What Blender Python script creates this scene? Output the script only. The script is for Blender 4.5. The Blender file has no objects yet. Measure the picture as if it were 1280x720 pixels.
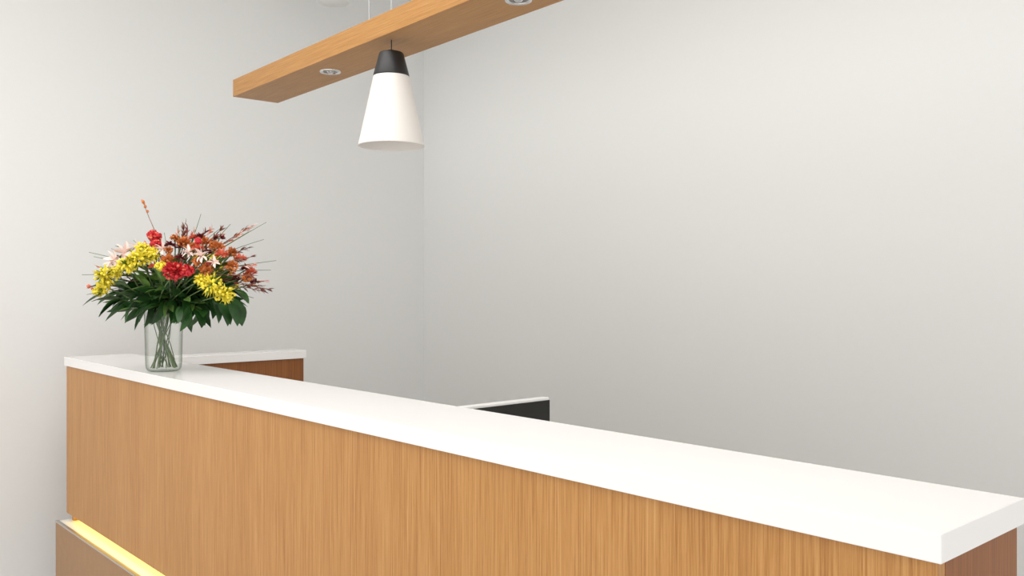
import bpy, bmesh, math, random
from mathutils import Vector, Matrix
random.seed(7)
S=bpy.context.scene
D=bpy.data
try:
    S.view_settings.view_transform='Standard'
    S.view_settings.look='None'
except Exception as e: print(e)

# ------------------------------------------------------------------ materials
def new_mat(name):
    m=D.materials.new(name); m.use_nodes=True
    nt=m.node_tree; b=nt.nodes['Principled BSDF']; return m,nt,b
def plain(name,col,rough=.5,metal=0,noise=0,nscale=20,bump=0,spec=.5,emit=None,es=0):
    m,nt,b=new_mat(name)
    b.inputs['Base Color'].default_value=(*col,1)
    b.inputs['Roughness'].default_value=rough
    b.inputs['Metallic'].default_value=metal
    b.inputs['Specular IOR Level'].default_value=spec
    if emit:
        b.inputs['Emission Color'].default_value=(*emit,1); b.inputs['Emission Strength'].default_value=es
    tc=nt.nodes.new('ShaderNodeTexCoord'); n=nt.nodes.new('ShaderNodeTexNoise')
    n.inputs['Scale'].default_value=nscale; n.inputs['Detail'].default_value=5
    nt.links.new(tc.outputs['Object'],n.inputs['Vector'])
    if noise>0:
        r=nt.nodes.new('ShaderNodeValToRGB')
        r.color_ramp.elements[0].position=.3; r.color_ramp.elements[1].position=.7
        r.color_ramp.elements[0].color=(*[c*(1-noise) for c in col],1)
        r.color_ramp.elements[1].color=(*[min(1,c*(1+noise)) for c in col],1)
        nt.links.new(n.outputs['Fac'],r.inputs['Fac']); nt.links.new(r.outputs['Color'],b.inputs['Base Color'])
    if bump>0:
        bp=nt.nodes.new('ShaderNodeBump'); bp.inputs['Strength'].default_value=bump; bp.inputs['Distance'].default_value=.002
        nt.links.new(n.outputs['Fac'],bp.inputs['Height']); nt.links.new(bp.outputs['Normal'],b.inputs['Normal'])
    return m
def wood(name,dark,mid,light,scale,rough=.42):
    """scale: xyz mapping; small along the grain"""
    m,nt,b=new_mat(name); L=nt.links.new; N=nt.nodes.new
    tc=N('ShaderNodeTexCoord')
    mp=N('ShaderNodeMapping'); mp.inputs['Scale'].default_value=scale; L(tc.outputs['Object'],mp.inputs['Vector'])
    n1=N('ShaderNodeTexNoise'); n1.inputs['Scale'].default_value=1; n1.inputs['Detail'].default_value=6; n1.inputs['Roughness'].default_value=.75
    L(mp.outputs[0],n1.inputs['Vector'])
    mp2=N('ShaderNodeMapping'); mp2.inputs['Scale'].default_value=[s*.03 for s in scale]; L(tc.outputs['Object'],mp2.inputs['Vector'])
    n2=N('ShaderNodeTexNoise'); n2.inputs['Scale'].default_value=1; n2.inputs['Detail'].default_value=2
    L(mp2.outputs[0],n2.inputs['Vector'])
    mx=N('ShaderNodeMath'); mx.operation='MULTIPLY_ADD'; mx.inputs[1].default_value=.88
    ml=N('ShaderNodeMath'); ml.operation='MULTIPLY'; ml.inputs[1].default_value=.12
    L(n2.outputs['Fac'],ml.inputs[0]); L(n1.outputs['Fac'],mx.inputs[0]); L(ml.outputs[0],mx.inputs[2])
    r=N('ShaderNodeValToRGB'); e=r.color_ramp.elements
    e[0].position=.34; e[0].color=(*dark,1); e[1].position=.66; e[1].color=(*light,1)
    k=e.new(.5); k.color=(*mid,1)
    L(mx.outputs[0],r.inputs['Fac']); L(r.outputs['Color'],b.inputs['Base Color'])
    b.inputs['Roughness'].default_value=rough; b.inputs['Specular IOR Level'].default_value=.35
    bp=N('ShaderNodeBump'); bp.inputs['Strength'].default_value=.08; bp.inputs['Distance'].default_value=.001
    L(n1.outputs['Fac'],bp.inputs['Height']); L(bp.outputs['Normal'],b.inputs['Normal'])
    return m
def srgb(r,g,b):
    f=lambda c:(c/255/12.92) if c/255<=.04045 else ((c/255+.055)/1.055)**2.4
    return (f(r),f(g),f(b))

M_wall=plain('painted_wall',srgb(231,231,229),.8,noise=.005,nscale=40,spec=.2)
M_ceil=plain('ceiling_paint',srgb(246,246,245),.9)
M_floor=plain('stone_floor',srgb(204,203,201),.5,noise=.05,nscale=4)
M_slab=plain('white_solid_surface',srgb(242,240,238),.14,noise=.003,nscale=6,spec=.5)
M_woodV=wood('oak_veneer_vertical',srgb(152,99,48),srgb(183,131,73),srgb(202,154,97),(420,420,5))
M_woodShade=wood('oak_veneer_shaded',srgb(116,66,28),srgb(138,84,40),srgb(158,102,54),(420,420,5))  # same oak darkened: shade of faces turned from the light, put into the colour
M_woodH=wood('oak_veneer_lengthwise',srgb(146,97,47),srgb(176,127,70),srgb(196,150,92),(5,420,420))
M_alu=plain('brushed_aluminium',(.62,.6,.57),.35,1)
M_kick=plain('laminate_plinth',srgb(160,122,84),.5,noise=.05,nscale=30)
M_led=plain('led_strip',(1,.9,.4),.5,emit=(1,.74,.10),es=3.4)
M_black=plain('matte_black',(.012,.012,.013),.45)
M_screen=plain('screen_glass',(.022,.022,.02),.3,spec=.25)
M_shade=plain('opal_white_shade',srgb(230,225,219),.35,spec=.4)
M_white=plain('white_plastic',srgb(235,235,232),.4)
M_chrome=plain('chrome_ring',(.75,.75,.75),.12,1)
M_lens=plain('lamp_lens',(.12,.11,.10),.1)
M_wire=plain('steel_wire',(.5,.5,.5),.4,1)

# ------------------------------------------------------------------ helpers
def link(o,parent=None):
    S.collection.objects.link(o)
    if parent: o.parent=parent
    return o
def empty(name,loc=(0,0,0),rz=0):
    e=D.objects.new(name,None); e.location=loc; e.rotation_euler=(0,0,rz); S.collection.objects.link(e); return e
def mesh_obj(name,verts,faces,mat,parent=None,smooth=False):
    me=D.meshes.new(name); me.from_pydata(verts,[],faces); me.update()
    if smooth:
        for p in me.polygons: p.use_smooth=True
    me.materials.append(mat)
    return link(D.objects.new(name,me),parent)
def box(name,x0,x1,y0,y1,z0,z1,mat,parent=None,bev=0):
    v=[(x,y,z) for x in(x0,x1) for y in(y0,y1) for z in(z0,z1)]
    f=[(0,1,3,2),(4,6,7,5),(0,4,5,1),(2,3,7,6),(0,2,6,4),(1,5,7,3)]
    o=mesh_obj(name,v,f,mat,parent)
    if bev:
        b=o.modifiers.new('bevel','BEVEL'); b.width=bev; b.segments=3
    return o
def lathe(name,prof,mat,parent=None,loc=(0,0,0),seg=64,smooth=True,closed=False):
    v=[];f=[];n=len(prof)
    for i in range(seg):
        a=2*math.pi*i/seg
        for r,z in prof: v.append((r*math.cos(a),r*math.sin(a),z))
    for i in range(seg):
        j=(i+1)%seg
        for k in range(n-1 if not closed else n):
            l=(k+1)%n
            f.append((i*n+k,j*n+k,j*n+l,i*n+l))
    o=mesh_obj(name,v,f,mat,parent,smooth); o.location=loc
    bm=bmesh.new(); bm.from_mesh(o.data); bmesh.ops.remove_doubles(bm,verts=bm.verts,dist=1e-6)
    bmesh.ops.recalc_face_normals(bm,faces=bm.faces); bm.to_mesh(o.data); bm.free()
    return o
def tube(name,pts,r,mat,parent=None):
    cu=D.curves.new(name,'CURVE'); cu.dimensions='3D'; cu.bevel_depth=r; cu.bevel_resolution=3; cu.use_fill_caps=True
    for P in pts:
        s=cu.splines.new('POLY'); s.points.add(len(P)-1)
        for q,p in zip(s.points,P): q.co=(*p,1)
    cu.materials.append(mat)
    return link(D.objects.new(name,cu),parent)

EYE=1.45
# ------------------------------------------------------------------ desk frame
P2=(-1.909,3.794); ang=-math.atan2(.7456,.6665)
L=3.644; W=.278; T=1.15; TH=.037
desk=empty('reception_desk',(P2[0],P2[1],0),ang)
box('counter_top',0,L,0,W,T-TH,T,M_slab,desk,.0015)
ZP=.487
box('front_panel',.008,L-.008,.008,.03,ZP,T-TH,M_woodV,desk,.0008)
box('inner_panel',.035,L-.008,W-.03,W-.006,.0,T-TH,M_woodShade,desk)
box('end_panel_right',L-.03,L-.0075,.03,W-.03,.0,T-TH,M_woodShade,desk)
box('end_panel_left',.0085,.03,.03,W-.006,ZP-.04,T-TH,M_woodV,desk)
box('led_recess',.035,L-.035,.055,.07,.40,ZP+.03,M_white,desk)
box('panel_underside',.03,L-.03,.03,.06,ZP+.005,ZP+.02,M_white,desk)
box('led_strip',.02,L-.05,.034,.05,ZP-.004,ZP+.005,M_led,desk)
box('plinth',-.018,L-.031,-.028,.055,0.0,.448,M_kick,desk,.001)
box('plinth_trim',-.02,L-.031,-.030,-.016,.448,.455,M_alu,desk,.0008)
box('plinth_cap',-.016,L-.033,-.016,.055,.4475,.4515,M_white,desk)
box('plinth_return',-.018,.034,.055,W-.006,0,.447,M_kick,desk)
# side wing at the far end
box('wing_top',.215,.335,W,.965,T-TH,T,M_slab,desk,.0015)
box('wing_panel',.225,.325,W-.004,.955,0,T-TH,M_woodShade,desk,.0008)
# low work surface for the receptionist
box('work_surface',.335,L-.05,W-.004,.92,.71,.74,M_slab,desk,.001)
box('work_leg',L-.09,L-.06,W,.90,0,.71,M_woodShade,desk)

# ------------------------------------------------------------------ monitor  (screen faces the near end of the desk)
mu=L-1.56
mon=empty('computer_monitor',(0,0,0),0); mon.parent=None
mon.location=(P2[0],P2[1],0); mon.rotation_euler=(0,0,ang)
box('monitor_shell',mu-.030,mu,.33,.856,.785,1.10,M_white,mon,.003)
box('monitor_screen',mu-.004,mu+.0025,.334,.8555,.79,1.092,M_screen,mon,.001)
box('monitor_neck',mu-.045,mu-.03,.56,.63,.745,.98,M_alu,mon,.003)
box('monitor_foot',mu-.11,mu+.06,.50,.69,.74,.75,M_alu,mon,.003)

# ------------------------------------------------------------------ room
def Wd(u,v): # desk (u from near end, v depth) to world
    return (.52-.6665*u+.7456*v, 1.077+.7456*u+.6665*v)
Vc=2.2; Lc=1.0567+1.369*Vc; CE=3.3
room_parent=None
def wbox(name,x0,x1,y0,y1,z0,z1,mat,bev=0):
    o=box(name,x0,x1,y0,y1,z0,z1,mat,None,bev); o.location=(P2[0],P2[1],0); o.rotation_euler=(0,0,ang); return o
xl=L-Lc
wbox('wall_back',xl-.1,7.5,Vc,Vc+.1,0,CE,M_wall)
wbox('wall_left',xl-.1,xl,-5,Vc,0,CE,M_wall)
wbox('floor',xl-.1,7.5,-5,Vc+.1,-.1,0,M_floor)
wbox('ceiling',xl-.1,7.5,-3.2,Vc+.1,CE,CE+.1,M_ceil)

# ------------------------------------------------------------------ hanging beam with pendant
H=.75; zb=EYE+H; bt=.067; bw=.19; bl=3.1
A=(-1.104,3.522); ba=-math.atan2(.7673,.6413)
beam=empty('hanging_light_beam',(A[0],A[1],zb),ba)
b=box('beam_body',0,bl,0,bw,0,bt,M_woodH,beam,.001)
for i,t in enumerate((.619,1.634,2.65)):
    lathe('downlight_ring_%d'%i,[(.024,.003),(.026,-.003),(.035,-.004),(.037,-.001),(.037,.002)],M_chrome,beam,(t,bw/2,0),40)
    lathe('downlight_lens_%d'%i,[(.0,-.001),(.025,-.001)],M_lens,beam,(t,bw/2,0),32)
    lathe('downlight_bulb_%d'%i,[(.0,-.006),(.008,-.005),(.012,-.001)],M_chrome,beam,(t,bw/2,0),32)
wires=[]
for t in (.88,2.2):
    wires.append([(t,bw/2,bt-.005),(t,bw/2,CE-zb)])
tube('suspension_wires',wires,.0016,M_wire,beam)
# pendant
tp=1.095; po=.045
pend=empty('pendant_lamp',(A[0]+.6413*tp+.7673*po, A[1]-.7673*tp+.6413*po,0))
print('pendant',pend.location)
lathe('shade',[(.0535,2.093),(.0545,2.088),(.100,1.880),(.1005,1.877),(.098,1.876),(.0965,1.879),(.051,2.086),(.0,2.088)],M_shade,pend)
lathe('cap',[(.0,2.168),(.012,2.168),(.013,2.162),(.034,2.161),(.037,2.158),(.0545,2.0925),(.0545,2.088),(.04,2.089)],M_black,pend)
lathe('bulb',[(.0,1.95),(.02,1.955),(.03,1.975),(.028,2.0),(.015,2.03),(.014,2.088)],M_white,pend)
tube('cord',[[(0,0,2.166),(0,0,2.201)]],.0016,M_black,pend)
tube('cord_upper',[[(0,0,zb+bt-.002),(0,0,CE)]],.0016,M_wire,pend)

# small drum light on the ceiling
cl=empty('ceiling_light',(-.93,4.62,0))
lathe('drum',[(.0,2.925),(.08,2.925),(.086,2.93),(.086,3.2),(.0,3.2)],M_white,cl)
tube('rod',[[(0,0,3.19),(0,0,CE)]],.008,M_white,cl)

# ------------------------------------------------------------------ flower arrangement
s=.00286
vx,vy=Wd(2.72,.078)
fl=empty('flower_vase_arrangement',(vx,vy,T))
PX=640+1113*vx/vy
def P(px,py,d=0): # local coordinates of a bloom: right, depth, up
    return Vector(((px-PX)*s, d, EYE-(py-358)*s-T))
# vase: thin glass
m,nt,bs=new_mat('clear_glass'); nt.nodes.remove(bs)
tr=nt.nodes.new('ShaderNodeBsdfTransparent')
gl=nt.nodes.new('ShaderNodeBsdfGlossy'); gl.inputs['Roughness'].default_value=.05; gl.inputs['Color'].default_value=(1,1,1,1)
lw=nt.nodes.new('ShaderNodeLayerWeight'); lw.inputs['Blend'].default_value=.5
cr=nt.nodes.new('ShaderNodeValToRGB'); cr.color_ramp.elements[0].position=.35; cr.color_ramp.elements[0].color=(.965,.98,.965,1)
cr.color_ramp.elements[1].position=1; cr.color_ramp.elements[1].color=(.36,.42,.36,1)
nt.links.new(lw.outputs['Facing'],cr.inputs[0]); nt.links.new(cr.outputs[0],tr.inputs['Color'])
pw=nt.nodes.new('ShaderNodeMath'); pw.operation='POWER'; pw.inputs[1].default_value=4
sc=nt.nodes.new('ShaderNodeMath'); sc.operation='MULTIPLY_ADD'; sc.inputs[1].default_value=.3; sc.inputs[2].default_value=.04
mx=nt.nodes.new('ShaderNodeMixShader')
nt.links.new(lw.outputs['Facing'],pw.inputs[0]); nt.links.new(pw.outputs[0],sc.inputs[0]); nt.links.new(sc.outputs[0],mx.inputs[0]); nt.links.new(tr.outputs[0],mx.inputs[1]); nt.links.new(gl.outputs[0],mx.inputs[2])
nt.links.new(mx.outputs[0],nt.nodes['Material Output'].inputs[0]); M_glass=m
lathe('vase',[(0,.001),(.046,.001),(.054,.004),(.059,.012),(.061,.03),(.062,.08),(.065,.2),(.068,.225),(.0665,.227)],M_glass,fl,seg=64)

M_leaf=plain('leaf_green',srgb(40,82,32),.45,noise=.5,nscale=14)
M_leaf2=plain('leaf_light',srgb(92,126,54),.5,noise=.35,nscale=18)
M_stem=plain('stem_green',srgb(98,118,74),.5,noise=.2)
M_red=plain('bloom_red',srgb(196,36,44),.5,noise=.3,nscale=60)
M_dred=plain('bloom_burgundy',srgb(120,36,38),.5,noise=.4,nscale=60)
M_yel=plain('bloom_yellow',srgb(238,220,66),.5,noise=.18,nscale=60)
M_org=plain('bloom_orange',srgb(210,126,66),.5,noise=.3,nscale=50)
M_pink=plain('bloom_pink_white',srgb(244,216,206),.5,noise=.15,nscale=50)
M_cor=plain('bloom_coral',srgb(222,116,88),.5,noise=.2,nscale=50)
M_brn=plain('dried_brown',srgb(128,86,62),.6,noise=.3,nscale=40)
class G:
    def __init__(s): s.v=[];s.f=[]
    def add(s,v,f):
        n=len(s.v); s.v+= [tuple(a) for a in v]; s.f+=[tuple(i+n for i in q) for q in f]
B={k:G() for k in('leaves','leaves_light','stems','red_blooms','burgundy_blooms','yellow_blooms','orange_blooms','pink_lilies','coral_blooms','dried_sprays')}
def basis(d):
    d=d.normalized(); a=Vector((0,0,1)) if abs(d.z)<.9 else Vector((1,0,0))
    r=d.cross(a).normalized(); u=r.cross(d).normalized(); return d,r,u
def leaf(g,base,d,length,width,curl=.2,roll=None,n=6):
    d,r,u=basis(d)
    if roll is None: roll=random.uniform(-.9,.9)
    c,sn=math.cos(roll),math.sin(roll); r,u=r*c+u*sn,u*c-r*sn
    v=[];f=[]
    for i in range(n+1):
        t=i/n; w=width*.5*(math.sin(math.pi*min(1,t**.8*.98+.02))**.8)
        c0=base+d*(length*t)-u*(curl*length*t*t)
        v+=[c0-r*w+u*w*.3,c0,c0+r*w+u*w*.3]
    for i in range(n):
        a=i*3
        f+=[(a,a+1,a+4,a+3),(a+1,a+2,a+5,a+4)]
    g.add(v,f)
ico=bmesh.new(); bmesh.ops.create_icosphere(ico,subdivisions=1,radius=1)
IV=[v.co.copy() for v in ico.verts]; IF=[tuple(v.index for v in f.verts) for f in ico.faces]; ico.free()
def ball(g,c,r,sq=1): g.add([c+Vector((a.x*r,a.y*r,a.z*r*sq)) for a in IV],IF)
def tub(g,p0,p1,r,bend=0,n=6,sides=5,r2=None):
    if r2 is None:r2=r
    d,x,y=basis(p1-p0); off=Vector((random.uniform(-1,1),random.uniform(-1,1),random.uniform(0,.6)))*bend
    v=[];f=[]
    for i in range(n+1):
        t=i/n; c=p0.lerp(p1,t)+off*math.sin(math.pi*t); rr=r+(r2-r)*t
        for k in range(sides):
            a=2*math.pi*k/sides; v.append(c+x*rr*math.cos(a)+y*rr*math.sin(a))
    for i in range(n):
        for k in range(sides):
            f.append((i*sides+k,i*sides+(k+1)%sides,(i+1)*sides+(k+1)%sides,(i+1)*sides+k))
    g.add(v,f)
def rnd(): 
    return Vector((random.gauss(0,1),random.gauss(0,1),random.gauss(0,1))).normalized()
def berries(g,c,R,n,r=.0055):
    for _ in range(n):
        p=rnd()*R*random.random()**.4; p.z*=.75
        ball(g,c+p,r*random.uniform(.7,1.3))
def frilly(g,c,R,n):
    # many small petals radiating: chrysanthemum / celosia head
    for _ in range(n):
        d=rnd(); d.z=abs(d.z)*.8+d.z*.2
        leaf(g,c+d*R*.35,d,R*random.uniform(.5,.8),R*.32,random.uniform(-.3,.4),n=3)
def lily(g,c,d,R,n=6):
    d,x,y=basis(d)
    for k in range(n):
        a=2*math.pi*k/n+random.uniform(-.2,.2); o=(x*math.cos(a)+y*math.sin(a))
        leaf(g,c,(o*.9+d*.55),R,R*.42,.3,n=5)
neck=Vector((0,0,.20))
def stem_to(c):
    tub(B['stems'],neck+Vector((random.uniform(-.035,.035),random.uniform(-.035,.035),0)),c,.0022,.015)
# stems in the vase: spiralled
for i in range(28):
    a=random.uniform(0,6.28); b2=a+math.pi+random.uniform(-.7,.7); r1=random.uniform(.015,.048); r2=random.uniform(.02,.055)
    tub(B['stems'],Vector((r1*math.cos(a),r1*math.sin(a),.012)),Vector((r2*math.cos(b2),r2*math.sin(b2),.235)),random.uniform(.0014,.0026),.014)
C=P(230,352)
# foliage body : dark leaves radiating from the neck
for i in range(290):
    th=random.uniform(0,2*math.pi); el=random.uniform(-.25,1.1)
    d=Vector((math.cos(th)*math.cos(el),math.sin(th)*math.cos(el)*.75,math.sin(el)*.55))
    base=Vector((.05,0,.242))+Vector((d.x*.19,d.y*.16,d.z*.2))*random.uniform(.15,1)
    dd=d+rnd()*.45; dd.z-=.15
    leaf(B['leaves'],base,dd,random.uniform(.06,.11),random.uniform(.026,.048),random.uniform(.0,.45))
for i in range(110):
    th=random.uniform(0,2*math.pi)
    d=Vector((math.cos(th),math.sin(th)*.8,random.uniform(-.3,1)))
    base=Vector((.045,0,.26))+d*random.uniform(.05,.17)
    leaf(B['leaves_light'],base,d+rnd()*.5,random.uniform(.05,.09),random.uniform(.012,.025),.2)
# hanging leaves at the lower rim
for px,py,dx,dz in [(146,372,-1,-.25),(160,380,-.7,-.5),(185,380,-.4,-.7),(215,382,-.2,-.9),(240,382,.1,-1),(258,384,.25,-1),(280,380,.5,-.9),(292,378,.8,-.8),(305,368,1,-.3),(270,374,.6,-1),(152,362,-1,.1),(200,384,0,-1),(287,384,.6,-.8),(250,388,.1,-1),(300,384,.5,-.7)]:
    for k in range(2):
        leaf(B['leaves'],P(px-dx*6,py-6,random.uniform(-.12,.02)),Vector((dx+random.uniform(-.2,.2),-.4,dz)),.088,.05,.25,roll=random.uniform(-.4,.4))
# blooms (front)
for px,py,R,d in [(245,342,.05,-.2),(208,299,.028,-.1),(212,308,.024,-.12),(238,338,.026,-.2),(258,340,.03,-.19),(205,296,.022,-.1),(262,304,.014,-.12)]:
    c=P(px,py,d); frilly(B['red_blooms'],c,R*.85,110); berries(B['red_blooms'],c,R*.7,60,.006); berries(B['coral_blooms'],c,R*.8,22,.005); stem_to(c)
for px,py,R,d in [(200,325,.040,-.18),(188,333,.032,-.19),(211,320,.028,-.15),(156,346,.040,-.15),(164,340,.026,-.12),(151,358,.028,-.13),(283,356,.042,-.17),(298,367,.034,-.16),(272,350,.024,-.17),(198,312,.022,-.14),(143,364,.02,-.12),(228,334,.018,-.2)]:
    c=P(px,py,d); berries(B['yellow_blooms'],c,R*1.05,58,.0048)
    for k in range(14): leaf(B['leaves_light'],c,rnd(),R*1.05,.008,.1,n=3)
    for k in range(44): leaf(B['yellow_blooms'],c,rnd(),R*1.15,.008,.1,n=3)
    stem_to(c)
for px,py,R,d in [(172,318,.044,-.1),(163,326,.04,-.12),(186,312,.036,-.1),(152,330,.028,-.08),(272,322,.036,-.17),(222,314,.032,-.14),(286,330,.028,-.16),(256,318,.03,-.16)]:
    c=P(px,py,d); lily(B['pink_lilies'],c,Vector((random.uniform(-.3,.3),-1,.5)),R*.95,7); stem_to(c)
for px,py,R,d in [(265,306,.028,-.06),(282,312,.03,-.1),(240,306,.026,-.08),(232,328,.026,-.16),(300,335,.028,-.1),(315,348,.024,-.06),(276,340,.028,-.16),(224,300,.02,-.04),(254,312,.024,-.1),(296,318,.026,-.06),(266,330,.02,-.17),(230,316,.018,-.14)]:
    c=P(px,py,d); frilly(B['orange_blooms'],c,R,70); berries(B['orange_blooms'],c,R*.8,24,.0042); stem_to(c)
for px,py,R,d in [(290,322,.028,-.12),(262,314,.024,-.12),(318,342,.024,-.05),(180,332,.02,-.14),(215,336,.02,-.16),(306,326,.024,-.06),(248,300,.02,-.05),(278,334,.02,-.15)]:
    c=P(px,py,d); frilly(B['coral_blooms'],c,R,60); stem_to(c)
for px,py,R,d in [(254,300,.026,-.04),(277,300,.024,-.03),(236,312,.022,-.08),(312,338,.024,-.05),(322,354,.02,-.04),(270,318,.02,-.1),(303,350,.02,-.08),(226,310,.022,-.1),(244,326,.022,-.15)]:
    c=P(px,py,d); frilly(B['burgundy_blooms'],c,R,50); stem_to(c)
# rear and side blooms so the bouquet is full all round
keys=['red_blooms','yellow_blooms','orange_blooms','coral_blooms','yellow_blooms','pink_lilies']
for i in range(24):
    th=random.uniform(0,math.pi); el=random.uniform(.0,1.0)
    c=Vector((.04+.18*math.cos(th)*math.cos(el),.04+.17*math.sin(th)*math.cos(el),.29+.14*math.sin(el)))
    k=random.choice(keys)
    if k=='yellow_blooms': berries(B[k],c,.03,70)
    elif k=='pink_lilies': lily(B[k],c,c-C,.042)
    else: frilly(B[k],c,.03,50)
    stem_to(c)
# spikes and sprays
org=P(228,345,-.05)
for px,py,kind in [(179,253,'o'),(250,268,'g'),(338,280,'g'),(313,281,'p'),(318,292,'g'),(116,316,'g'),(130,322,'g'),(122,352,'r'),(120,368,'g'),(338,358,'b'),(330,300,'g'),(328,345,'b'),(334,362,'b'),
                   (236,280,'b'),(262,290,'b'),(196,290,'g'),(146,324,'g'),(126,358,'r'),(322,372,'g'),(283,288,'b'),(300,294,'p'),(268,284,'g'),(229,284,'g'),(150,312,'g'),(325,322,'b'),(134,376,'g'),(340,338,'g'),
                   (255,285,'p'),(160,300,'g'),(310,310,'b'),(242,290,'p'),(292,282,'g'),(324,332,'p'),(320,364,'b'),(140,336,'p'),(230,284,'b'),(274,294,'p'),(332,352,'p'),(218,290,'p'),(180,304,'p'),(345,326,'g'),(124,334,'g'),(302,286,'b'),(118,344,'g')]:
    e=P(px,py,0 if kind=='o' else random.uniform(-.12,.08)); st=org.lerp(e,.25)
    tub(B['dried_sprays' if kind!='g' else 'stems'],st,e,.0017,.012,r2=.0009)
    if kind=='o':
        dv=(e-st).normalized()
        for q in (0,.1,.2):
            ball(B['orange_blooms'],e-dv*q*.2,.006-.01*q*.3,1.2)
        leaf(B['orange_blooms'],e-dv*.015,dv,.03,.01)
    if kind=='r': ball(B['coral_blooms'],e,.008); ball(B['coral_blooms'],e+Vector((.012,0,-.008)),.006)
    if kind=='b':
        for q in range(18):
            t=random.uniform(.55,1); p=st.lerp(e,t); leaf(B['burgundy_blooms' if q%2 else 'dried_sprays'],p,(e-st).normalized()+rnd()*.5,.024,.006,n=3)
    if kind=='p':
        for q in range(14):
            t=random.uniform(.7,1); p=st.lerp(e,t); leaf(B['pink_lilies' if q%2 else 'coral_blooms'],p,(e-st).normalized()+rnd()*.5,.022,.006,n=3)
mats=dict(leaves=M_leaf,leaves_light=M_leaf2,stems=M_stem,red_blooms=M_red,burgundy_blooms=M_dred,yellow_blooms=M_yel,orange_blooms=M_org,pink_lilies=M_pink,coral_blooms=M_cor,dried_sprays=M_brn)
for k,g in B.items(): mesh_obj(k,g.v,g.f,mats[k],fl,smooth=k in('leaves','leaves_light','stems'))

# ------------------------------------------------------------------ light
w=D.worlds.new('World'); S.world=w; w.use_nodes=True
bg=w.node_tree.nodes['Background']; bg.inputs[0].default_value=(1,.992,.98,1); bg.inputs[1].default_value=1.44
def area(name,loc,target,size,power,col=(1,.985,.965),sy=None,spread=math.pi):
    l=D.lights.new(name,'AREA'); l.energy=power; l.size=size; l.color=col; l.spread=spread
    if sy: l.shape='RECTANGLE'; l.size_y=sy
    o=D.objects.new(name,l); S.collection.objects.link(o); o.location=loc
    o.rotation_euler=(Vector(target)-Vector(loc)).to_track_quat('-Z','Y').to_euler(); return o
cx,cy=Wd(1.6,-.9)
area('ceiling_panel_light',(cx,cy,3.28),(cx,cy,0),3.0,66,sy=2.2)
# added area light, no fixture there: makes the soft band along the back wall
l=D.lights.new('back_wall_band_fill','AREA'); l.shape='RECTANGLE'; l.size=6.0; l.size_y=.15; l.energy=1.4; l.color=(1,.99,.97); l.spread=math.radians(20)
o=D.objects.new('back_wall_band_fill',l); S.collection.objects.link(o)
a=Wd(1.4,-1.6); o.location=(a[0],a[1],3.1)
# -Z toward +v and slightly down, X along the desk
fwd=Vector((.7456,.6665,-.2)).normalized(); xax=Vector((.6665,-.7456,0)); yax=(-fwd).cross(xax)
o.rotation_euler=Matrix((xax,yax,-fwd)).transposed().to_euler()
# ------------------------------------------------------------------ camera
cd=D.cameras.new('Camera'); cam=D.objects.new('Camera',cd); S.collection.objects.link(cam)
cam.location=(0,0,EYE); cam.rotation_euler=(math.pi/2,0,0)
cd.sensor_width=36; cd.lens=1113/1280*36; cd.shift_y=-2/1280
cd.clip_start=.05
S.camera=cam
